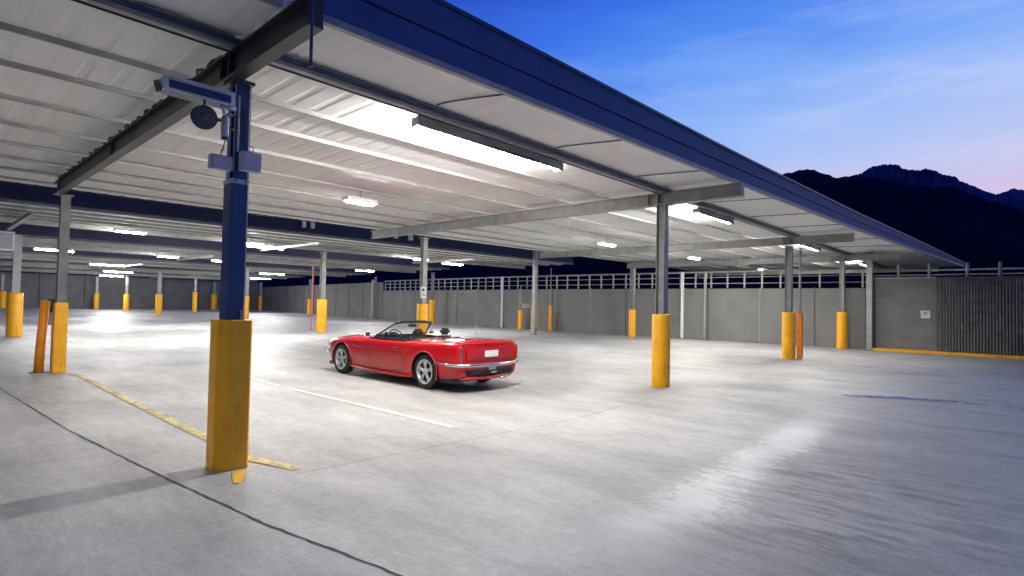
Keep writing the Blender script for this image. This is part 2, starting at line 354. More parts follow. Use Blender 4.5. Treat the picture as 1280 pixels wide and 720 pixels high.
# ------------------------------------------------------------------ near canopy
EDGE = [(-9, 4.72), (2.1, 4.17), (9.85, 3.79), (17.72, 3.39), (26, 2.78), (35.2, 2.05)]
TOPZ = [(-9, 4.44), (2.1, 4.42), (9.85, 4.30), (17.7, 4.25), (26, 4.16), (35.2, 3.98)]
def interp(tab, x):
    for (a, b_), (c, d) in zip(tab, tab[1:]):
        if a <= x <= c: return b_ + (d-b_)*(x-a)/(c-a)
    return tab[-1][1] if x > tab[-1][0] else tab[0][1]
def frange(a, b_, s):
    out = []; x = a
    while x < b_-1e-6: out.append(x); x += s
    return out+[b_]
def deck(bm, x0, x1, ynear, yfar, z, pitch=.3, dep=.006):
    # ribbed underside along V plus flat top
    prev = None; x = x0
    prof = []
    while x < x1:
        for dx_, dz in ((0, 0), (pitch*.62, 0), (pitch*.72, dep), (pitch*.9, dep)): prof.append((min(x+dx_, x1), z+dz))
        x += pitch
    for (px, pz) in prof:
        a = bm.verts.new((px, ynear(px), pz)); c = bm.verts.new((px, yfar, pz))
        if prev: bm.faces.new((prev[0], prev[1], c, a))
        prev = (a, c)
    prev = None
    for px in frange(x0, x1, 2.0):
        a = bm.verts.new((px, ynear(px), z+.12)); c = bm.verts.new((px, yfar, z+.12))
        if prev: bm.faces.new((prev[0], a, c, prev[1]))
        prev = (a, c)
def ibeam_y(bm, x, y0, y1, z0, z1, w=.16, tf=.02, tw=.016, stiff=()):
    box(bm, x-w/2, x+w/2, y0, y1, z0, z0+tf); box(bm, x-w/2, x+w/2, y0, y1, z1-tf, z1)
    box(bm, x-tw/2, x+tw/2, y0+.001, y1-.001, z0+tf+.0005, z1-tf-.0005)
    for s_ in stiff: box(bm, x-w/2+.004, x+w/2-.004, s_-.008, s_+.008, z0+tf+.001, z1-tf-.001)

near = thing('canopy', 'long white parking canopy with a deep navy fascia, nearest the camera', 'canopy', (0, 0, 0), 'parking canopies')
bm = NB(); deck(bm, -9, 35.2, lambda x: interp(EDGE, x)+.03, 15.25, 3.80); obj('deck', bm, DECK, near)
# fascia in two boards with a shadow gap and a lip
def fascia_board(z0f, z1f, off, thick, m, name, parent, x0=-9, x1=35.2):
    bm = NB(); prev = None
    for x in frange(x0, x1, 1.5):
        y = interp(EDGE, x)-off; t_ = interp(TOPZ, x); za = z0f(t_); zb = z1f(t_)
        ring = [bm.verts.new(p) for p in ((x, y, za), (x, y, zb), (x, y+thick, zb), (x, y+thick, za))]
        if prev:
            for k in range(4): bm.faces.new((prev[k], prev[(k+1) % 4], ring[(k+1) % 4], ring[k]))
        else: bm.faces.new(ring)
        prev = ring
    bm.faces.new(prev[::-1]); return obj(name, bm, m, parent)
fascia_board(lambda t_: 3.80+.03, lambda t_: 3.80+(t_-3.8)*.44, .0, .04, NAVYF, 'fascia_board', near)
fascia_board(lambda t_: 3.80+(t_-3.8)*.47, lambda t_: t_-.03, .012, .045, NAVYF, 'fascia_board', near)
fascia_board(lambda t_: 3.80+(t_-3.8)*.43, lambda t_: 3.80+(t_-3.8)*.48, -.018, .04, BLACK, 'shadow_gap', near)
fascia_board(lambda t_: t_-.035, lambda t_: t_, .04, .12, NAVY, 'roof_lip', near)
fascia_board(lambda t_: 3.765, lambda t_: 3.829, -.003, .06, STEEL, 'edge_trim', near)
bm = NB(); box(bm, 35.15, 35.2, interp(EDGE, 35.2), 15.25, 3.78, 3.98); obj('end_trim', bm, NAVYF, near)
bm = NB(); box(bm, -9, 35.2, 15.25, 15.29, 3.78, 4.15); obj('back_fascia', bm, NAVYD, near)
for i, x in enumerate((-5.8, 1.90, 9.75, 17.95, 25.0, 33.0)):
    bm = NB(); ye = {1: 3.70, 2: 3.56, 3: 3.47, 4: 3.32}.get(i, 3.75 if i == 0 else 2.9)
    ibeam_y(bm, x, ye, 14.95 if i != 1 else 13.9, 3.45, 3.69, .12 if i == 1 else .16, stiff=(ye+.01, 5.15, 5.35, 9.4, 13.5)); obj('beam', bm, BEAMD if i == 1 else STEEL, near)
for y in (6.35, 7.35, 8.6, 9.9, 11.2, 12.4, 13.5, 14.6):
    bm = NB(); box(bm, -8.9, 34.9, y-.014, y+.014, 3.742, 3.748); box(bm, -8.9, 34.9, y-.014, y-.009, 3.7485, 3.797)
    obj('purlin', bm, PURL, near)
bm = NB(); box(bm, -8.9, 34.9, 5.04, 5.11, 3.675, 3.685); box(bm, -8.9, 34.9, 5.04, 5.05, 3.686, 3.797); obj('main_purlin', bm, STEEL, near)
bm = NB(); tube(bm, [(-8.9, 5.135, 3.68), (34.9, 5.135, 3.68)], .014, 6); obj('conduit', bm, BLACK, near)
bm = NB(); box(bm, -8.9, 34.9, 5.015, 5.038, 3.72, 3.76); obj('blue_edge_channel', bm, NAVY, near)
# soffit seams in the overhang: sagging flexible conduits between edge and main purlin
for x in (-5.2, -2.8, -.4, 4.35, 6.6, 8.9, 12, 14.4, 16.7, 20.5, 22.9):
    bm = NB(); ye = interp(EDGE, x)+.07
    tube(bm, [(x - .28*math.sin(PI*k/20) , ye+(4.98-ye)*k/10, 3.792-.01*math.sin(PI*k/10)) for k in range(11)], .009, 6); obj('soffit_seam', bm, STEELD, near)
bm = NB(); tube(bm, [(1.86+.02*math.sin(k*1.9), 5.4+k*.09, 3.705+.02*math.sin(k*1.3)+.008*random.random()) for k in range(92)], .016, 6); obj('cable', bm, BLACK, near)
bm = NB(); tube(bm, [(1.84+.016*math.sin(k*1.2+1), 3.8+k*.06, 3.72+.018*math.sin(k*2.1)) for k in range(20)], .012, 6); obj('cable', bm, WHITE, near)
bm = NB(); tube(bm, [(1.85, 3.66, 3.9), (1.85, 3.66, 3.16)], .012, 8); obj('drop_rod', bm, NAVY, near)
bm = NB(); tube(bm, [(1.85, 3.66, 3.16), (1.85, 3.66, 3.13)], .018, 8); obj('rod_end', bm, STEELD, near)

# ------------------------------------------------------------------ lamps
FIX = 'linear lamps under the canopies'
def lamp(x, y, z, label, length=1.5, side=True, strength=None, skirt=.05):
    t_ = thing('linear_lamp', label, 'lamp', (x, y, z), FIX)
    bm = NB(); box(bm, -length/2-.03, length/2+.03, -.10, -.085, -skirt, .09); box(bm, -length/2-.03, length/2+.03, -.085, -.04, .075, .09)
    for e in (-1, 1): box(bm, e*(length/2+.03)-.008, e*(length/2+.03)+.008, -.084, .05, -.03, .074)
    obj('housing', bm, STEEL, t_)
    bm = NB(); tube(bm, [(-length/2, 0, 0), (length/2, 0, 0)], .03, 10); obj('tube', bm, strength or glow, t_)
    for e in (-.5, .5):
        bm = NB(); tube(bm, [(e, -.06, .09), (e, -.06, 3.79-z)], .006, 6); obj('hanger', bm, STEELD, t_)
    return t_
t_ = lamp(5.35, 5.27, 3.605, 'linear lamp behind the main purlin, above the red car, first bay', 2.7, skirt=.045)
bm = NB(); box(bm, -.15, .85, -.125, -.101, -.055, -.01, .006); obj('driver_box', bm, STEELD, t_)
lamp(-4.2, 6.9, 3.6, 'added linear fill lamp under the left end of the nearest canopy, out of view', 1.2, skirt=.085, strength=glow2)  # unseen lamp added to light the left faces of the near guard
lamp(12.6, 5.27, 3.605, 'linear lamp behind the main purlin between the second and third front columns', 1.9)
lamp(20.6, 5.27, 3.605, 'linear lamp behind the main purlin between the third and fourth front columns', 1.9)
lamp(29.5, 5.27, 3.605, 'linear lamp at the far right end of the nearest canopy', 1.9)
def strip(x, y, z, label, length=.8, m_=None, ztop=3.8):
    t_ = thing('strip_lamp', label, 'lamp', (x, y, z), 'strip lamps hanging under the canopies')
    bm = NB(); box(bm, -length/2-.04, length/2+.04, -.12, .12, -.02, .06, .008); obj('housing', bm, WHITE, t_)
    bm = NB(); box(bm, -length/2+.02, length/2-.02, -.07, .07, -.045, -.0205, .004); obj('lens', bm, m_ or glow2, t_)
    bm = NB(); tube(bm, [(0, 0, .061), (0, 0, ztop-z)], .008, 6); obj('hanger', bm, STEELD, t_)
strip(6.15, 9.9, 3.52, 'white strip lamp hanging under the middle of the nearest canopy, above the car bonnet', .62)
strip(15.6, 10.1, 3.55, 'white strip lamp hanging under the second bay of the nearest canopy')
strip(21.8, 9.9, 3.55, 'small bright strip lamp under the third bay of the nearest canopy')
strip(30.0, 9.9, 3.55, 'strip lamp beyond the perimeter wall at the right end of the nearest canopy')

# ------------------------------------------------------------------ rear canopies
rear = [(18.3, 23.5, 21.9, 'second white canopy from the camera with a dark navy fascia, behind the red car'),
        (28.7, 34.2, 32.4, 'third canopy from the camera, thin pale soffit with grey girder'),
        (40.5, 46.5, 44.5, 'fourth canopy from the camera, a thin pale band over the far floor'),
        (52.0, 58.0, 56.0, 'fifth canopy from the camera, in front of the back wall'),
        (64.0, 70.0, 68.0, 'farthest canopy, closest to the dark back wall')]
for i, (y0, y1, yc, lab) in enumerate(rear):
    c = thing('canopy', lab, 'canopy', (0, 0, 0), 'parking canopies'); xe = 24.9 + (i > 1)*1.5 + (i > 3)*2
    bm = NB(); deck(bm, -12, xe, lambda x: y0+.04, y1, 3.80, .45, .012); obj('deck', bm, DECK, c)
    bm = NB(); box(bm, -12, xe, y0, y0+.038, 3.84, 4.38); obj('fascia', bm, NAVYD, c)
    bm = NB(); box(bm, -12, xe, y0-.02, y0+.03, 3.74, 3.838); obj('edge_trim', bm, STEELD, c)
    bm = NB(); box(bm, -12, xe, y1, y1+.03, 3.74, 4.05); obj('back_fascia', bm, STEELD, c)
    bm = NB(); box(bm, -12, xe, yc-.08, yc+.08, 3.60, 3.62); box(bm, -12, xe, yc-.08, yc+.08, 3.765, 3.785); box(bm, -12, xe, yc-.01, yc+.01, 3.621, 3.764); obj('girder', bm, STEEL, c)
    for x in frange(-5.8, 24, 7.85)[:-1]:
        bm = NB(); ibeam_y(bm, x, y0+.2, y1-.1, 3.50, 3.59, .12, .012, .01); obj('beam', bm, STEEL, c)
    for k in (1, 2, 3):
        yy = y0+(yc-y0)*k/4; bm = NB(); box(bm, -12, xe, yy-.03, yy+.03, 3.73, 3.797); obj('purlin', bm, STEEL, c)
# small pale fittings on the second canopy's fascia
for k, (x, w_, h_) in enumerate(((9.1, .12, .30), (9.42, .12, .30), (12.3, .16, .16), (12.9, .16, .16), (13.6, .2, .2))):
    bm = NB(); box(bm, x, x+w_, 18.20, 18.298, 4.0, 4.0+h_, .01)
    if k == 4: tube(bm, [(x+.1, 18.25, 4.2), (x+.1, 18.25, 4.3)], .05, 8)
    if k > 1: tube(bm, [(x+w_/2, 18.2, 4.06), (x+w_/2, 18.12, 4.04)], .04, 10)
    tag(obj('fascia_fitting', bm, WHITE), ['left box of the small white pair on the second canopy fascia', 'right box of the small white pair on the second canopy fascia',
        'first small white fitting right of the sign column on the navy fascia', 'middle small white fitting right of the sign column on the navy fascia', 'last and brightest white fitting right of the sign column on the navy fascia'][k], 'fitting', 'small fittings on the second fascia')

glow3 = mat('bright_lit_tube', (1, 1, 1), .5, emit=(1.0, .975, .925), estr=680)
def lab_lamp(x, y, lab, ln=1.4): lamp(x, y, 3.56, lab, ln, strength=glow3, skirt=.0)
lab_lamp(9.6, 22.3, 'bright lamp under the second canopy, above and left of the car bonnet')
lab_lamp(19.5, 22.3, 'bright lamp under the right half of the second canopy')
strip(4.7, 20.8, 3.55, 'pale strip lamp under the second canopy at the far left')
strip(8.5, 20.9, 3.55, 'small pale strip lamp under the second canopy beside the navy column')
strip(16.4, 21.0, 3.55, 'bright small strip lamp under the second canopy right of the sign column')
lab_lamp(12.0, 33.0, 'lamp under the third canopy behind the car windscreen')
lab_lamp(4.5, 33.0, 'lamp under the left end of the third canopy')
lab_lamp(21.0, 33.0, 'lamp under the right end of the third canopy')
strip(8.6, 31.0, 3.5, 'pale strip lamp under the third canopy left of the navy column', .9)
lab_lamp(9.0, 45, 'lamp under the left of the fourth canopy', 2)
lab_lamp(20.0, 45, 'lamp under the right of the fourth canopy', 2)
lab_lamp(12.0, 56.6, 'lamp under the fifth canopy near its left end', 2)
lab_lamp(24.0, 56.6, 'lamp under the fifth canopy near the wall corner', 2)
lab_lamp(14.0, 68.6, 'lamp under the farthest canopy', 2)

# ------------------------------------------------------------------ columns with yellow guards
COLG = 'canopy columns with yellow guards'
def column(x, y, gh, gr, top, label, sw=.15, gm=YEL, sm=STEEL, round_=True, offs=(0, 0), collar=False):
    t_ = thing('canopy_column', label, 'column', (x, y, 0), COLG)
    bm = NB()
    if sw > .11:
        h = sw/2; tf = .012
        box(bm, -h, h, -h, -h+tf, .02, top); box(bm, -h, h, h-tf, h, .02, top); box(bm, -.005, .005, -h+tf, h-tf, .02, top)
        box(bm, -h-.05, h+.05, -h-.05, h+.05, top-.012, top+.001)
    else: tube(bm, [(0, 0, .02), (0, 0, top)], sw/2, 12)
    obj('shaft', bm, sm, t_)
    bm = NB()
    ox, oy = offs
    if round_: lathe(bm, [(gr*.995, 0), (gr, .02), (gr, gh-.02), (gr*.97, gh), (gr*.86, gh+.004), (gr*.86, gh-.03)], 28, 'z', (ox, oy, 0))
    else: box(bm, -gr+ox, gr+ox, -gr+oy, gr+oy, 0, gh, .015)
    obj('guard', bm, gm, t_)
    if collar:
        bm = NB(); box(bm, -.1, .1, -.1, .1, gh+.02, gh+.05); obj('collar', bm, STEELD, t_)
    return t_
column(9.67, 5.03, 1.36, .17, 3.45, 'second front column, tall yellow guard standing alone right of the red car', .17)
column(18.25, 5.25, 1.42, .19, 3.45, 'third front column, wide yellow guard beside a narrow guarded pipe', .18)
column(24.85, 5.2, 1.45, .185, 3.45, 'fourth front column, yellow guard close to the grey perimeter wall', .17)
column(2.01, 13.75, 1.35, .105, 3.45, 'grey column in an orange yellow guard beside the leaning orange post', .15, round_=False, gm=YEL, sm=STEELM)
column(10.51, 13.31, 1.45, .17, 3.45, 'column with a white notice above its guard, directly behind the red car', .16)
column(2.57, 26.3, 1.54, .22, 3.6, 'column under the second canopy at the far left with a grey framed panel', .22)
column(13.16, 24.2, 1.54, .22, 3.75, 'column left of the car bonnet under the second canopy, round topped guard', .20)
column(24.22, 14.16, 1.34, .17, 3.45, 'slim guarded column in front of the wall between the second and third front columns', .2)
column(23.9, 20.2, 1.45, .20, 3.6, 'guarded column by the wall just right of the tall plain pole', .12)
column(24.75, 19.75, 1.45, .1, 3.6, 'narrow guarded pipe by the wall, right of a wider guarded column', .07)
column(6.5, 77.0, 1.77, .35, 3.6, 'tiny distant column cut by the left edge of the photo', .2)
column(14.2, 76.0, 1.75, .26, 3.6, 'very distant column, first of the row of small guards from the left', .22)
column(15.45, 69.0, 1.69, .26, 3.6, 'very distant column, second of the row of small guards from the left', .22)
column(14.53, 54.44, 1.71, .26, 3.6, 'distant column, third and tallest of the small guards left of the navy column', .24)
column(20.21, 63.47, 2.05, .22, 3.6, 'distant column, thin guard just left of a pair by the navy column', .2)
column(26.5, 76.2, 2.0, .34, 3.6, 'distant column, last small guard immediately left of the navy column', .24)
column(16.07, 40.13, 1.69, .2, 3.6, 'column peeping out just right of the navy column', .22)
column(30.3, 71.28, 1.88, .24, 3.6, 'very thin distant guard against the back wall, right of the navy column', .22, gm=ORA)
column(28.0, 54.0, 1.58, .24, 3.6, 'distant column immediately left of the round topped guard', .2)
column(27.2, 41.0, 1.58, .2, 3.6, 'distant column by the wall above the car bonnet', .15)
column(25.0, 30.6, 1.68, .2, 3.6, 'distant column by the wall just right of the sign column', .18)
column(24.6, 21.9, 1.12, .14, 2.6, 'short guarded pipe under a small white sign by the wall', .06)
# narrow guarded pipe next to the third column
t_ = thing('guarded_pipe', 'narrow guarded downpipe touching the right side of the third front column', 'pipe', (18.58, 5.02, 0))
bm = NB(); box(bm, -.07, .07, -.07, .07, 0, 1.4, .01); obj('guard', bm, ORA, t_)
bm = NB(); tube(bm, [(0, 0, 1.38), (0, 0, 3.4)], .03, 8); obj('pipe', bm, STEEL, t_)
# plain poles
def pole(x, y, h, r, lab, m_=STEEL, name='plain_pole', cat='pole'):
    t_ = thing(name, lab, cat, (x, y, 0)); bm = NB(); box(bm, -r, r, -r, r, .02, h, .006); obj('shaft', bm, m_, t_)
    bm = NB(); box(bm, -r-.05, r+.05, -r-.05, r+.05, 0, .0195); obj('base_plate', bm, STEELD, t_)
pole(21.1, 17.85, 4.3, .10, 'tall plain pale pole right of the small white sign, without a guard')
pole(25.1, 4.32, 3.75, .10, 'plain grey pole at the step in the wall beside the fourth front column')
pole(25.05, 11.95, 3.2, .055, 'slim white pipe standing against the wall between the second and third front columns', WHITE)
pole(25.12, 10.85, 3.15, .05, 'slim grey pipe on the wall, right of the white pipe', STEEL)
pole(26.6, 40.4, 3.3, .11, 'pale plain pole by the far wall left of the car windscreen')
pole(25.1, 23.9, 3.2, .05, 'slim pale pipe on the wall left of the small white sign', WHITE)
pole(13.6, 26.0, 3.2, .03, 'faded red thin pipe behind the round topped guard', PINK)

# ---- the near navy column
nc = thing('navy_column', 'big navy steel column in a chamfered yellow guard, nearest the camera', 'column', (1.965, 5.21, 0))
bm = NB(); box(bm, -.06, .06, -.085, -.073, .02, 3.45); box(bm, -.06, .06, .073, .085, .02, 3.45); box(bm, -.006, .006, -.072, .072, .02, 3.45); obj('shaft', bm, NAVY, nc)
bm = NB(); box(bm, -.075, .065, -.095, .09, 1.28, 2.52, .004); obj('lower_casing', bm, NAVY, nc)
bm = NB(); box(bm, -.08, .07, -.10, .095, 2.52, 2.56, .004); obj('splice_collar', bm, LAV, nc)
bm = NB(); box(bm, .058, .068, -.101, -.0955, 1.3, 3.40); box(bm, -.068, -.0605, -.094, -.0855, 2.62, 3.40); obj('edge_strip', bm, LAV, nc)
bm = NB(); w = .138; ch = .085
pr = [(-w, -w+ch), (-w+ch, -w), (w-.02, -w), (w, -w+.02), (w, w-.03), (w-.03, w), (-w+.03, w), (-w, w-.03)]
prism(bm, pr, 0, 1.31); bmesh.ops.bevel(bm, geom=bm.edges[:], offset=.004, segments=1, affect='EDGES'); o = obj('guard', bm, YEL, nc)
bm = NB(); box(bm, .03, .055, -.112, -.1, 1.32, 1.40); obj('guard_clip', bm, STEEL, nc)
bm = NB(); box(bm, -.10, .09, -.12, .11, 3.42, 3.449); obj('cap_plate', bm, STEELD, nc)
for (x0, x1, y0, y1, z0, z1) in ((-.03, .14, -.19, -.105, 2.63, 2.80), (-.25, -.075, -.10, -.02, 2.62, 2.745)):
    bm = NB(); box(bm, x0, x1, y0, y1, z0, z1, .006); j = obj('junction_box', bm, LAV, nc)
    bm = NB(); box(bm, x0+.012, x1-.012, y0-.006, y0-.0005, z0+.012, z1-.012, .002); obj('lid', bm, LAV, j)
bm = NB(); tube(bm, [(-.04, -.11, 2.8), (-.04, -.11, 3.3)], .01, 8); tube(bm, [(-.095, -.06, 2.56), (-.095, -.06, 3.40)], .012, 8); obj('conduit', bm, LAV, nc)
for (a, c_) in (((.06, -.19, 2.8), (.0, -.10, 3.2)), ((-.16, -.06, 2.745), (-.09, -.05, 3.05))):
    bm = NB(); m_ = ((a[0]+c_[0])/2-.03, (a[1]+c_[1])/2-.03, a[2]+.05); tube(bm, [a, (a[0], a[1]-.01, a[2]+.04), m_, c_], .006, 6); obj('wire', bm, BLACK, nc)
for z_ in (2.54, 3.36):
    for x_ in (-.05, .04):
        bm = NB(); tube(bm, [(x_, -.10, z_), (x_, -.112, z_)], .009, 6); obj('bolt', bm, STEELD, nc)
# floodlight arm
fl = thing('floodlight', 'white framed floodlight head reaching left from the navy column', 'floodlight', (1.9, 5.1, 3.2))
bm = NB(); box(bm, -.58, -.04, -.085, .09, .055, .085, .008); box(bm, -.58, -.04, -.085, -.07, -.04, .0545, .004); box(bm, -.585, -.565, -.069, .09, -.04, .0545, .004); box(bm, -.06, -.04, -.069, .09, -.04, .0545, .004); obj('frame', bm, WHITE, fl)
bm = NB(); box(bm, -.55, -.075, -.092, -.0855, -.02, .045, .002); obj('lens', bm, NAVY, fl)
bm = NB(); box(bm, -.562, -.062, -.068, .088, -.035, .05, .004); obj('body', bm, NAVY, fl)
bm = NB(); tube(bm, [(-.62, .02, -.01), (-.585, .01, .0)], .05, 12, radii=[.045, .055]); obj('end_cap', bm, STEELD, fl)
bm = NB(); box(bm, -.12, .0, -.02, .02, -.05, -.02, .004); tube(bm, [(-.13, -.03, -.03), (-.1, -.03, -.11)], .016, 8); obj('bracket', bm, WHITE, fl)
# horn speaker
sk = thing('horn_speaker', 'round dark horn speaker hanging below the white floodlight', 'speaker', (1.64, 5.08, 3.02))
bm = NB(); ax = Vector((-.33, -.92, -.2)).normalized(); pts = [(-.09, .03), (-.05, .04), (.0, .07), (.04, .095), (.055, .1)]
P = [Vector((0, 0, 0)) + ax*a for a, r_ in pts]; tube(bm, P, .1, 28, cap=True, radii=[r_ for a, r_ in pts]); obj('bell', bm, BLACK, sk)
bm = NB(); tube(bm, [ax*.0552, ax*.062], .1, 28, radii=[.092, .085]); tube(bm, [ax*.0625, ax*.075], .03, 14, radii=[.03, .015]); obj('grille', bm, STEELD, sk)
bm = NB(); tube(bm, [ax*-.09, (.06, .05, .02), (.14, .06, .03), (.22, .06, .03)], .013, 8); tube(bm, [(.0, .02, .09), (.0, .0, .16)], .01, 8); obj('bracket', bm, STEELD, sk)
# camera
cm = thing('security_camera', 'small white cylinder security camera between the speaker and the navy column', 'camera', (1.80, 5.06, 3.0))
bm = NB(); tube(bm, [(0, 0, -.11), (0, 0, -.09), (.0, 0, .06), (.0, 0, .08)], .03, 14, radii=[.026, .032, .032, .022]); obj('body', bm, LAV, cm)
bm = NB(); tube(bm, [(0, 0, -.13), (0, 0, -.111)], .028, 14); obj('lens_ring', bm, BLACK, cm)
bm = NB(); tube(bm, [(0, .0, .07), (.03, .01, .1), (.1, .05, .1)], .012, 8); tube(bm, [(0.03, 0, -.02), (.1, .05, -.02)], .014, 8); obj('bracket', bm, STEELD, cm)

# leaning orange post, meter box
lp = thing('leaning_post', 'orange post leaning slightly left of the guarded grey column', 'post', (1.80, 13.94, 0))
bm = NB(); tube(bm, [(-.06, 0, 0), (-.04, -.0, .6), (.0, -.02, 1.38)], .085, 16, radii=[.078, .075, .075]); obj('shaft', bm, ORA, lp)
bm = NB(); box(bm, -.19, .09, -.11, .11, 0, .015); obj('base_plate', bm, STEELD, lp)
mb = thing('meter_box', 'grey and black meter box behind the leaning orange post', 'box', (1.98, 14.25, 0))
bm = NB(); box(bm, -.09, .09, -.08, .08, 1.15, 1.42, .01); obj('upper_box', bm, BLACK, mb)
bm = NB(); box(bm, -.10, .10, -.09, .09, .9, 1.148, .01); obj('lower_box', bm, STEEL, mb)
bm = NB(); tube(bm, [(0, 0, 0), (0, 0, .9)], .03, 8); obj('stand', bm, STEEL, mb)
# panel at far left
fp = thing('framed_panel', 'grey panel in a pale frame hanging by the far left column', 'panel', (2.05, 26.2, 3.02))
bm = NB(); 
for a in ((-.75, .42, -.02, .02, 0, .05), (-.75, .42, -.02, .02, .62, .67), (.37, .42, -.02, .02, .051, .619), (-.75, -.70, -.02, .02, .051, .619)): box(bm, *a)
obj('frame', bm, WHITE, fp); bm = NB(); box(bm, -.699, .369, -.008, .008, .051, .619); obj('board', bm, STEEL, fp)
# notices
nt_ = thing('notice_sign', 'white notice on the column behind the red car', 'sign', (10.42, 13.2, 1.62))
bm = NB(); box(bm, -.09, .12, -.012, 0, 0, .34, .003); obj('plate', bm, WHITE, nt_)
bm = NB(); box(bm, -.05, .05, -.0155, -.0125, .20, .29); box(bm, -.06, .09, -.0155, -.0125, .12, .14); box(bm, -.06, .09, -.0155, -.0125, .07, .09); obj('print', bm, STEELD, nt_)
ws = thing('wall_sign', 'small white sign on the short pipe by the wall behind the car tail', 'sign', (24.6, 21.72, 1.28))
bm = NB(); box(bm, -.05, .6, -.03, 0, 0, .26, .01); obj('plate', bm, WHITE, ws); bm = NB(); box(bm, -.02, .03, .0005, .15, .08, .18); obj('bracket', bm, STEELD, ws)
ws = thing('wall_sign', 'small square white sign on the block wall at the right', 'sign', (25.3, 2.6, 1.42))
bm = NB(); box(bm, -.03, -.004, -.14, .14, -.14, .14, .004); obj('plate', bm, WHITE, ws)
bm = NB(); box(bm, -.034, -.0305, -.09, .09, .02, .035); box(bm, -.034, -.0305, -.09, .06, -.03, -.015); box(bm, -.034, -.0305, -.05, .05, .06, .09); obj('print', bm, STEELD, ws)

# ------------------------------------------------------------------ perimeter walls
pw = thing('panel_wall', 'long grey panel wall along the right side behind the columns', 'wall', (25.3, 4.5, 0))
js = [39.1, 36.3, 34.15, 30.95, 28.88, 26.81, 24.24, 22.6, 20.06, 17.39, 15.18, 11.97, 10.79, 8.45, 6.29, 4.48]
def wx(y): return 0 if y < 23.2 else (y-23.2)*.086
for a, c in zip(js, js[1:]):
    bm = NB(); xa, xc = wx(a), wx(c)
    vs = [(xa, a-4.5-.02), (xa+.12, a-4.5-.02), (xc+.12, c-4.5+.02), (xc, c-4.5+.02)]; prism(bm, vs, 0, 2.4)
    obj('panel', bm, WALLM, pw)
for k, a in enumerate(js[:-1]):
    bm = NB(); box(bm, wx(a)-.02, wx(a)+.10, a-4.5-.019, a-4.5+.019, 0, 2.43)
    obj('panel_post', bm, STEEL if k % 2 else STEELD, pw)
fw = tag(obj('far_side_wall', (lambda b_: (prism(b_, [(26.67, 39.2), (26.8, 39.2), (33.1, 78), (32.95, 78)], 0, 3.1), b_)[1])(NB()), WALLM), 'far stretch of grey side wall running to the back corner', 'wall')
bm = NB()
for k in range(12):
    a = 39.8+k*3.2; x = 26.67+(a-39.2)*.162; box(bm, x-.03, x-.001, a-.04, a+.04, 0, 3.1)
bj = obj('wall_rib', bm, STEELD, fw)
bw = thing('back_wall', 'dark grey wall closing the far end of the car park', 'wall', (0, 78, 0))
for k in range(16):
    x = -30+k*3.95; bm = NB(); box(bm, x+.03, x+3.92, 0, .2, 0, 3.78); obj('panel', bm, WALLD, bw)
# taller block wall
tb = tag(obj('block_wall', (lambda b_: (box(b_, 25.3, 25.5, 2.30, 4.46, 0, 2.75), b_)[1])(NB()), BLK), 'taller grey block wall section with a small white sign', 'wall')
bm = NB(); box(bm, 25.27, 25.52, 2.30, 4.46, 2.752, 2.80); obj('coping', bm, STEEL, tb)
bm = NB(); box(bm, 25.26, 25.34, 2.19, 2.298, 0, 2.8); obj('end_post', bm, STEELD, tb)
# slatted screen
ss = thing('slatted_screen', 'dark slatted metal screen at the right edge of the photo', 'fence', (25.3, 2.18, 0))
bm = NB(); y = 0
while y > -16:
    box(bm, -.03, .01, y-.045, y, .08, 2.72); y -= .085
sl = obj('slats', bm, STEELM, ss)
bm = NB(); box(bm, .10, .14, -16, 0, 0, 2.74); obj('backing', bm, STEELM, ss)
for z in (.1, .45, .8, 1.15, 1.5, 1.85, 2.2, 2.66):
    bm = NB(); box(bm, .011, .09, -16, 0, z, z+.06); obj('rail', bm, STEELD, ss)
bm = NB(); box(bm, -.05, .12, -16, 0, 2.741, 2.79); obj('top_cap', bm, STEELD, ss)
# railings on the walls
rl = thing('railing', 'black and grey open railing on top of the long panel wall', 'railing', (25.36, 4.5, 2.4))
y = 4.6
while y < 38.9:
    bm = NB(); x = wx(y); box(bm, x-.03, x+.03, y-4.5-.035, y-4.5+.025, .031, .80); obj('post', bm, STEEL, rl); y += .76
for z, r_ in ((.24, .022), (.52, .022), (.78, .045)):
    bm = NB(); tube(bm, [(0.0, 0, z), (0, 18.7, z), (wx(38.9), 34.4, z)], r_, 8); obj('rail', bm, STEEL, rl)
rl = thing('railing', 'pipe railing on top of the taller block wall and slatted screen', 'railing', (25.4, 4.4, 2.8))
for k in range(17):
    y = 4.36-k*.93 if k < 3 else 1.41-(k-3)*.87
    bm = NB(); tube(bm, [(0, y-4.4, 0), (0, y-4.4, .47), (0, y-4.4, .5)], .05, 10, radii=[.05, .05, .03]); obj('post', bm, STEEL, rl)
bm = NB(); tube(bm, [(0, .1, .25), (0, -15, .25)], .032, 8); obj('rail', bm, STEEL, rl)
bm = NB(); tube(bm, [(0, .1, .08), (0, -15, .08)], .022, 8); obj('rail', bm, STEEL, rl)
# yellow kerb
bm = NB(); box(bm, 25.02, 25.255, -16, 4.25, 0, .10, .015); tag(obj('kerb', bm, YEL), 'low yellow painted kerb at the foot of the block wall and screen', 'kerb')

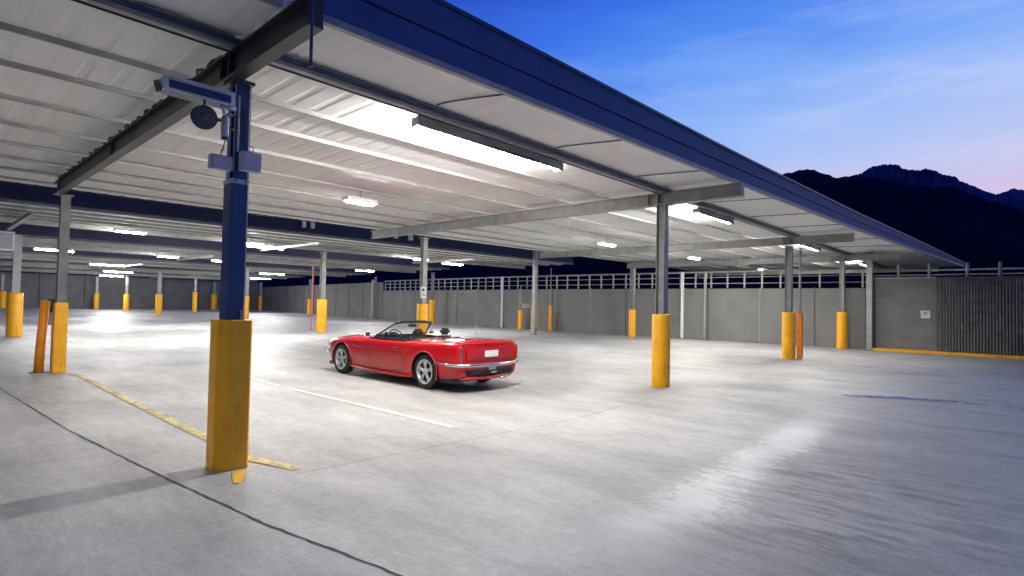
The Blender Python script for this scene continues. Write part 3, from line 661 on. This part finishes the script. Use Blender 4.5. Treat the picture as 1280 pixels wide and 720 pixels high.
# ------------------------------------------------------------------ the red car (local: x across, y from tail to nose, z up)
car = thing('convertible', 'old red open top two seater parked with its tail to the right', 'car', (6.81, 6.72, 0))
ST = [  # s, halfwidth, sill, belt, centre
    (.015, .66, .31, .775, .805), (.04, .70, .265, .815, .845), (.12, .728, .245, .83, .872), (.35, .735, .22, .825, .875), (.6, .75, .20, .815, .87), (.95, .757, .185, .80, .86), (1.3, .757, .18, .79, .845),
    (1.5, .755, .175, .785, .83), (1.9, .75, .17, .78, .80), (2.3, .748, .17, .775, .80), (2.62, .745, .17, .775, .82), (3.0, .742, .175, .77, .83), (3.4, .737, .18, .76, .82),
    (3.7, .728, .19, .745, .80), (4.0, .705, .21, .715, .765), (4.22, .665, .25, .665, .71), (4.36, .60, .31, .61, .64), (4.43, .52, .36, .54, .55)]
def sect(s_, w, sill, belt, c):
    h = belt-sill
    return [(w*.90, sill), (w*.955, sill+.03), (w*.975, sill+h*.22), (w*.995, sill+h*.45), (w*1.0, sill+h*.66), (w*.992, sill+h*.74), (w*.985, sill+h*.86), (w*.955, belt-.018), (w*.90, belt+.004),
            (w*.84, belt+(c-belt)*.25), (w*.6, belt+(c-belt)*.65), (w*.3, belt+(c-belt)*.93), (0, c)]
bm = NB(); rows = []
for st in ST:
    pts = sect(*st); full = [(x, z) for x, z in pts] + [(-x, z) for x, z in pts[:-1]][::-1]
    rows.append([bm.verts.new((x, st[0], z)) for x, z in full])
n = len(rows[0])
for i in range(len(rows)-1):
    for k in range(n-1):
        s_mid = (ST[i][0]+ST[i+1][0])/2
        if 1.5 < s_mid < 2.62 and 9 <= k <= n-11: continue
        bm.faces.new((rows[i][k], rows[i][k+1], rows[i+1][k+1], rows[i+1][k]))
def capface(row, s_off, zlo):   # closing panel of tail / nose as a fan grid
    half = n//2
    for k in range(half):
        a, b_, c_, d = row[k], row[k+1], row[n-2-k], row[n-1-k]
        if b_ is c_: bm.faces.new((a, b_, d))
        elif len({a, b_, c_, d}) == 4: bm.faces.new((a, b_, c_, d))
capface(rows[0], 0, 0); capface(rows[-1], 0, 0)
bmesh.ops.recalc_face_normals(bm, faces=bm.faces)
me = bpy.data.meshes.new('body'); bm.to_mesh(me); bm.free()
tmp = bpy.data.objects.new('body_tmp', me); COL.objects.link(tmp)
sd = tmp.modifiers.new('s', 'SUBSURF'); sd.levels = 3; sd.render_levels = 3
dg = bpy.context.evaluated_depsgraph_get(); me2 = bpy.data.meshes.new_from_object(tmp.evaluated_get(dg)); bpy.data.objects.remove(tmp); me2.name = 'body'
bm = NB(); bm.from_mesh(me2)
WC = (.88, 3.61); RA = .352
dele = []
for v in bm.verts:
    if abs(v.co.x) < .45: continue
    for wc in WC:
        dy = v.co.y-wc; dz = v.co.z-.30; d = math.hypot(dy, dz)
        if d < RA:
            if d > RA-.055: v.co.y = wc+dy/d*RA; v.co.z = .30+dz/d*RA
            else: dele.append(v)
bmesh.ops.delete(bm, geom=list(set(dele)), context='VERTS')
for f in bm.faces: f.smooth = True
body = obj('body', bm, RED, car, recalc=True)
for sgn in (-1, 1):
    for wc in WC:
        bm = NB()   # wheel-arch lip and dark liner
        ring = [(sgn*(.757 if wc < 2 else .733), wc+RA*math.cos(a), .30+RA*math.sin(a)) for a in [(-18+k*216/24)*PI/180 for k in range(25)]]
        ring = [p for p in ring if p[2] > .19]
        tube(bm, ring, .012, 8); obj('arch_lip', bm, REDD, car)
        bm = NB(); lathe(bm, [(.36, sgn*.40), (.36, sgn*.72)], 24, 'x', (0, wc, .30))
        bmesh.ops.delete(bm, geom=[f for f in bm.faces if len(f.verts) > 4 and abs(f.calc_center_median().x) > .6], context='FACES')
        bmesh.ops.delete(bm, geom=[v for v in bm.verts if v.co.z < .17], context='VERTS')
        obj('wheel_arch', bm, BLACK, car)
bm = NB(); box(bm, -.66, .66, .28, 4.2, .155, .22); obj('underbody', bm, BLACK, car)
bm = NB(); box(bm, -.60, .60, 1.54, 2.62, .25, .30); box(bm, -.60, .60, 1.50, 1.54, .30, .80); box(bm, -.60, .60, 2.60, 2.66, .30, .80); box(bm, -.635, -.60, 1.5, 2.66, .30, .785); box(bm, .60, .635, 1.5, 2.66, .30, .785); obj('interior', bm, LEATH, car)
bm = NB()
for sgn in (-1, 1): box(bm, sgn*.65-.035, sgn*.65+.035, 1.5, 2.66, .786, .812, .01)
box(bm, -.6, .6, 1.44, 1.56, .80, .835, .012); obj('cockpit_trim', bm, LEATH, car)
bm = NB(); box(bm, -.6, .6, 2.50, 2.68, .72, .845, .03); tube(bm, [(-.42, 2.50, .84), (-.18, 2.50, .84)], .06, 10); obj('dashboard', bm, LEATH, car)
for sx in (-.33, .33):
    st_ = bm = NB(); box(bm, sx-.22, sx+.22, 1.62, 2.15, .30, .45, .04); s1 = obj('seat', bm, LEATH, car)
    bm = NB(); box(bm, sx-.21, sx+.21, 1.55, 1.68, .42, .86, .05); obj('backrest', bm, LEATH, s1)
    bm = NB(); box(bm, sx-.12, sx+.12, 1.56, 1.66, .875, 1.00, .04); tube(bm, [(sx-.05, 1.61, .84), (sx-.05, 1.61, .9)], .008, 6); tube(bm, [(sx+.05, 1.61, .84), (sx+.05, 1.61, .9)], .008, 6); obj('headrest', bm, LEATH, s1)
bm = NB(); c0 = Vector((-.32, 2.30, .80)); nrm = Vector((0, -.87, .5)); e1 = Vector((1, 0, 0)); e2 = nrm.cross(e1)
pts = [c0+(e1*math.cos(a)+e2*math.sin(a))*.17 for a in [2*PI*k/24 for k in range(25)]]; tube(bm, pts, .013, 6)
for a in (0, PI, -PI/2): tube(bm, [c0, c0+(e1*math.cos(a)+e2*math.sin(a))*.17], .008, 6)
obj('steering_wheel', bm, BLACK, car)
# windscreen
A0, A1 = (-.62, 2.62, .80), (-.43, 2.16, 1.09); B0, B1 = (.62, 2.62, .80), (.43, 2.16, 1.09)
bm = NB()
tube(bm, [A0, A1], .016, 8); tube(bm, [B0, B1], .016, 8); tube(bm, [A0, (0, 2.76, .82), B0], .016, 8)
obj('windscreen_surround', bm, BLACK, car)
bm = NB(); tube(bm, [A1, (-.25, 2.19, 1.108), (.25, 2.19, 1.108), B1], .027, 10); obj('header_rail', bm, BLACK, car)
bm = NB()
q = [bm.verts.new(p) for p in (A0, (0, 2.76, .82), B0, B1, (.25, 2.19, 1.105), (-.25, 2.19, 1.105), A1)]; bm.faces.new((q[0], q[1], q[5], q[6])); bm.faces.new((q[1], q[4], q[5])); bm.faces.new((q[1], q[2], q[3], q[4]))
bmesh.ops.solidify(bm, geom=bm.faces[:], thickness=.005); obj('windscreen', bm, GLASS, car)
bm = NB(); tube(bm, [(0, 2.24, 1.09), (0, 2.22, 1.05)], .008, 6); box(bm, -.1, .1, 2.20, 2.23, 1.01, 1.06, .01); obj('interior_mirror', bm, BLACK, car)
for sgn in (-1, 1):
    bm = NB(); tube(bm, [(sgn*.71, 2.58, .79), (sgn*.75, 2.57, .85)], .01, 6); box(bm, sgn*.78-.055, sgn*.78+.055, 2.55, 2.60, .83, .90, .015); obj('door_mirror', bm, CHROME if sgn > 0 else BLACK, car)
# doors: seam, handle
for sgn in (-1, 1):
    bm = NB()
    xs = lambda z: sgn*(.752 if z > .45 else .742)
    pr = [(1.46, .78), (1.45, .6), (1.47, .42), (1.53, .25), (2.55, .245), (2.62, .42), (2.64, .6), (2.63, .775)]
    out = []
    for (s_, z) in pr:
        w = .7565 if .4 < z < .7 else (.738 if z < .3 else .735)
        out.append((sgn*w*(1 if s_ < 2 else .992), s_, z))
    tube(bm, out, .0035, 5); obj('door_seam', bm, BLACK, car)
    bm = NB(); box(bm, sgn*.765-.012, sgn*.765+.012, 1.62, 1.76, .655, .675, .006); obj('door_handle', bm, CHROME, car)
    bm = NB(); box(bm, sgn*.738-.012, sgn*.738+.012, 3.12, 3.22, .63, .645, .004); obj('side_badge', bm, CHROME, car)
    bm = NB(); tube(bm, [(sgn*.72, 1.27, .19), (sgn*.735, 1.6, .175), (sgn*.73, 2.6, .175), (sgn*.715, 3.22, .19)], .03, 8); obj('sill', bm, REDD, car)
    bm = NB(); tube(bm, [(sgn*.742, 1.28, .615), (sgn*.752, 1.6, .615), (sgn*.745, 2.7, .605), (sgn*.738, 3.2, .60)], .005, 6); obj('side_crease', bm, REDD, car)
# tail
bm = NB(); box(bm, -.57, .57, -.004, .016, .555, .73, .008); obj('tail_panel', bm, REDD, car)
bm = NB(); tube(bm, [(-.71, .10, .842), (-.66, .02, .85), (-.3, -.01, .86), (0, -.02, .865), (.3, -.01, .86), (.66, .02, .85), (.71, .10, .842)], .014, 8); obj('tail_lip', bm, RED, car)
bm = NB(); tube(bm, [(-.40, .35, .845), (-.55, .55, .86), (-.55, 1.3, .845)], .003, 5); tube(bm, [(.40, .35, .845), (.55, .55, .86), (.55, 1.3, .845)], .003, 5); tube(bm, [(-.55, .18, .862), (0, .14, .872), (.55, .18, .862)], .003, 5); obj('boot_seam', bm, BLACK, car)
bm = NB(); pts = [(-.80, .50, .49), (-.79, .2, .475), (-.70, .02, .47), (-.35, -.075, .465), (0, -.10, .465), (.35, -.075, .465), (.70, .02, .475), (.79, .2, .49), (.80, .5, .51)]
tube(bm, pts, .035, 10, radii=[.008, .026, .032, .034, .034, .034, .032, .026, .008]); obj('rear_bumper', bm, CHROME, car)
bm = NB(); box(bm, -.16, .16, -.022, -.006, .59, .70, .006); obj('number_plate', bm, LAMPW, car)
for sgn in (-1, 1):
    bm = NB(); box(bm, sgn*.625-.035, sgn*.625+.035, -.012, .05, .54, .75, .02); tl = obj('tail_light', bm, REDL, car)
    bm = NB(); box(bm, sgn*.672-.012, sgn*.672+.012, -.005, .06, .52, .77, .015); obj('light_bezel', bm, CHROME, tl)
bm = NB(); box(bm, -.55, .55, .0, .05, .285, .40, .015); obj('lower_grille', bm, BLACK, car)
bm = NB(); tube(bm, [(-.62, .1, .255), (-.5, .02, .25), (0, -.02, .245), (.5, .02, .25), (.62, .1, .255)], .03, 8); obj('valance', bm, RED, car)
bm = NB(); box(bm, -.08, .10, -.035, -.002, .37, .42, .008); box(bm, -.02, .12, -.03, -.001, .31, .345, .006); obj('tow_fitting', bm, CHROME, car)
for x in (.28, .36):
    bm = NB(); tube(bm, [(x, .3, .22), (x, -.04, .22)], .025, 12, cap=True); obj('exhaust_pipe', bm, CHROME, car)
# nose
bm = NB(); pts = [(-.74, 4.05, .43), (-.66, 4.30, .43), (-.4, 4.46, .43), (0, 4.50, .43), (.4, 4.46, .43), (.66, 4.30, .43), (.74, 4.05, .43)]; tube(bm, pts, .028, 10, radii=[.01, .024, .028, .028, .028, .024, .01]); obj('front_bumper', bm, CHROME, car)
for sgn in (-1, 1):
    bm = NB(); lathe(bm, [(.08, 0), (.085, .05), (.07, .075), (.03, .085)], 20, 'y', (sgn*.50, 4.33, .56)); hl = obj('headlight', bm, LAMPW, car)
    bm = NB(); tube(bm, [(sgn*.50+.09*math.cos(a), 4.37, .56+.09*math.sin(a)) for a in [2*PI*k/20 for k in range(21)]], .01, 6, cap=False); obj('bezel', bm, CHROME, hl)
    bm = NB(); box(bm, sgn*.655-.02, sgn*.655+.02, 4.17, 4.25, .47, .51, .008); obj('indicator', bm, LAMPW, car)
bm = NB(); tube(bm, [(.70, 1.15, .82), (.71, 1.13, 1.10)], .004, 5); obj('aerial', bm, STEEL, car)
# wheels
def wheel(sx, s_):
    root = bpy.data.objects.new('wheel', None); COL.objects.link(root); root.parent = car; root.location = (sx*.655, s_, .30)
    bm = NB(); lathe(bm, [(.20, -.085), (.285, -.085), (.298, -.06), (.30, 0), (.298, .06), (.285, .085), (.20, .085), (.195, .02)], 40, 'x', cap=False); obj('tyre', bm, RUB, root)
    bm = NB(); o_ = sx
    def L_(pr): lathe(bm, [(r, o_*h) for r, h in pr], 36, 'x', cap=False)
    L_([(.21, .055), (.215, .088), (.20, .09), (.185, .08), (.18, .03), (.18, .02)])
    L_([(.055, .03), (.05, .075), (.03, .085), (.0005, .087)])
    for k in range(5):
        a = 2*PI*k/5+.3
        for da in (-.13, .13):
            p0 = Vector((o_*.06, .045*math.cos(a+da*.6), .045*math.sin(a+da*.6))); p1 = Vector((o_*.075, .19*math.cos(a+da), .19*math.sin(a+da))); tube(bm, [p0, p1], .017, 6)
    obj('rim', bm, ALLOY, root)
    bm = NB(); L_2 = [(.175, o_*.0), (.175, o_*.022)]; lathe(bm, L_2, 30, 'x'); obj('brake_disc', bm, BLACK, root)
for sx in (-1, 1):
    for s_ in WC: wheel(sx, s_)
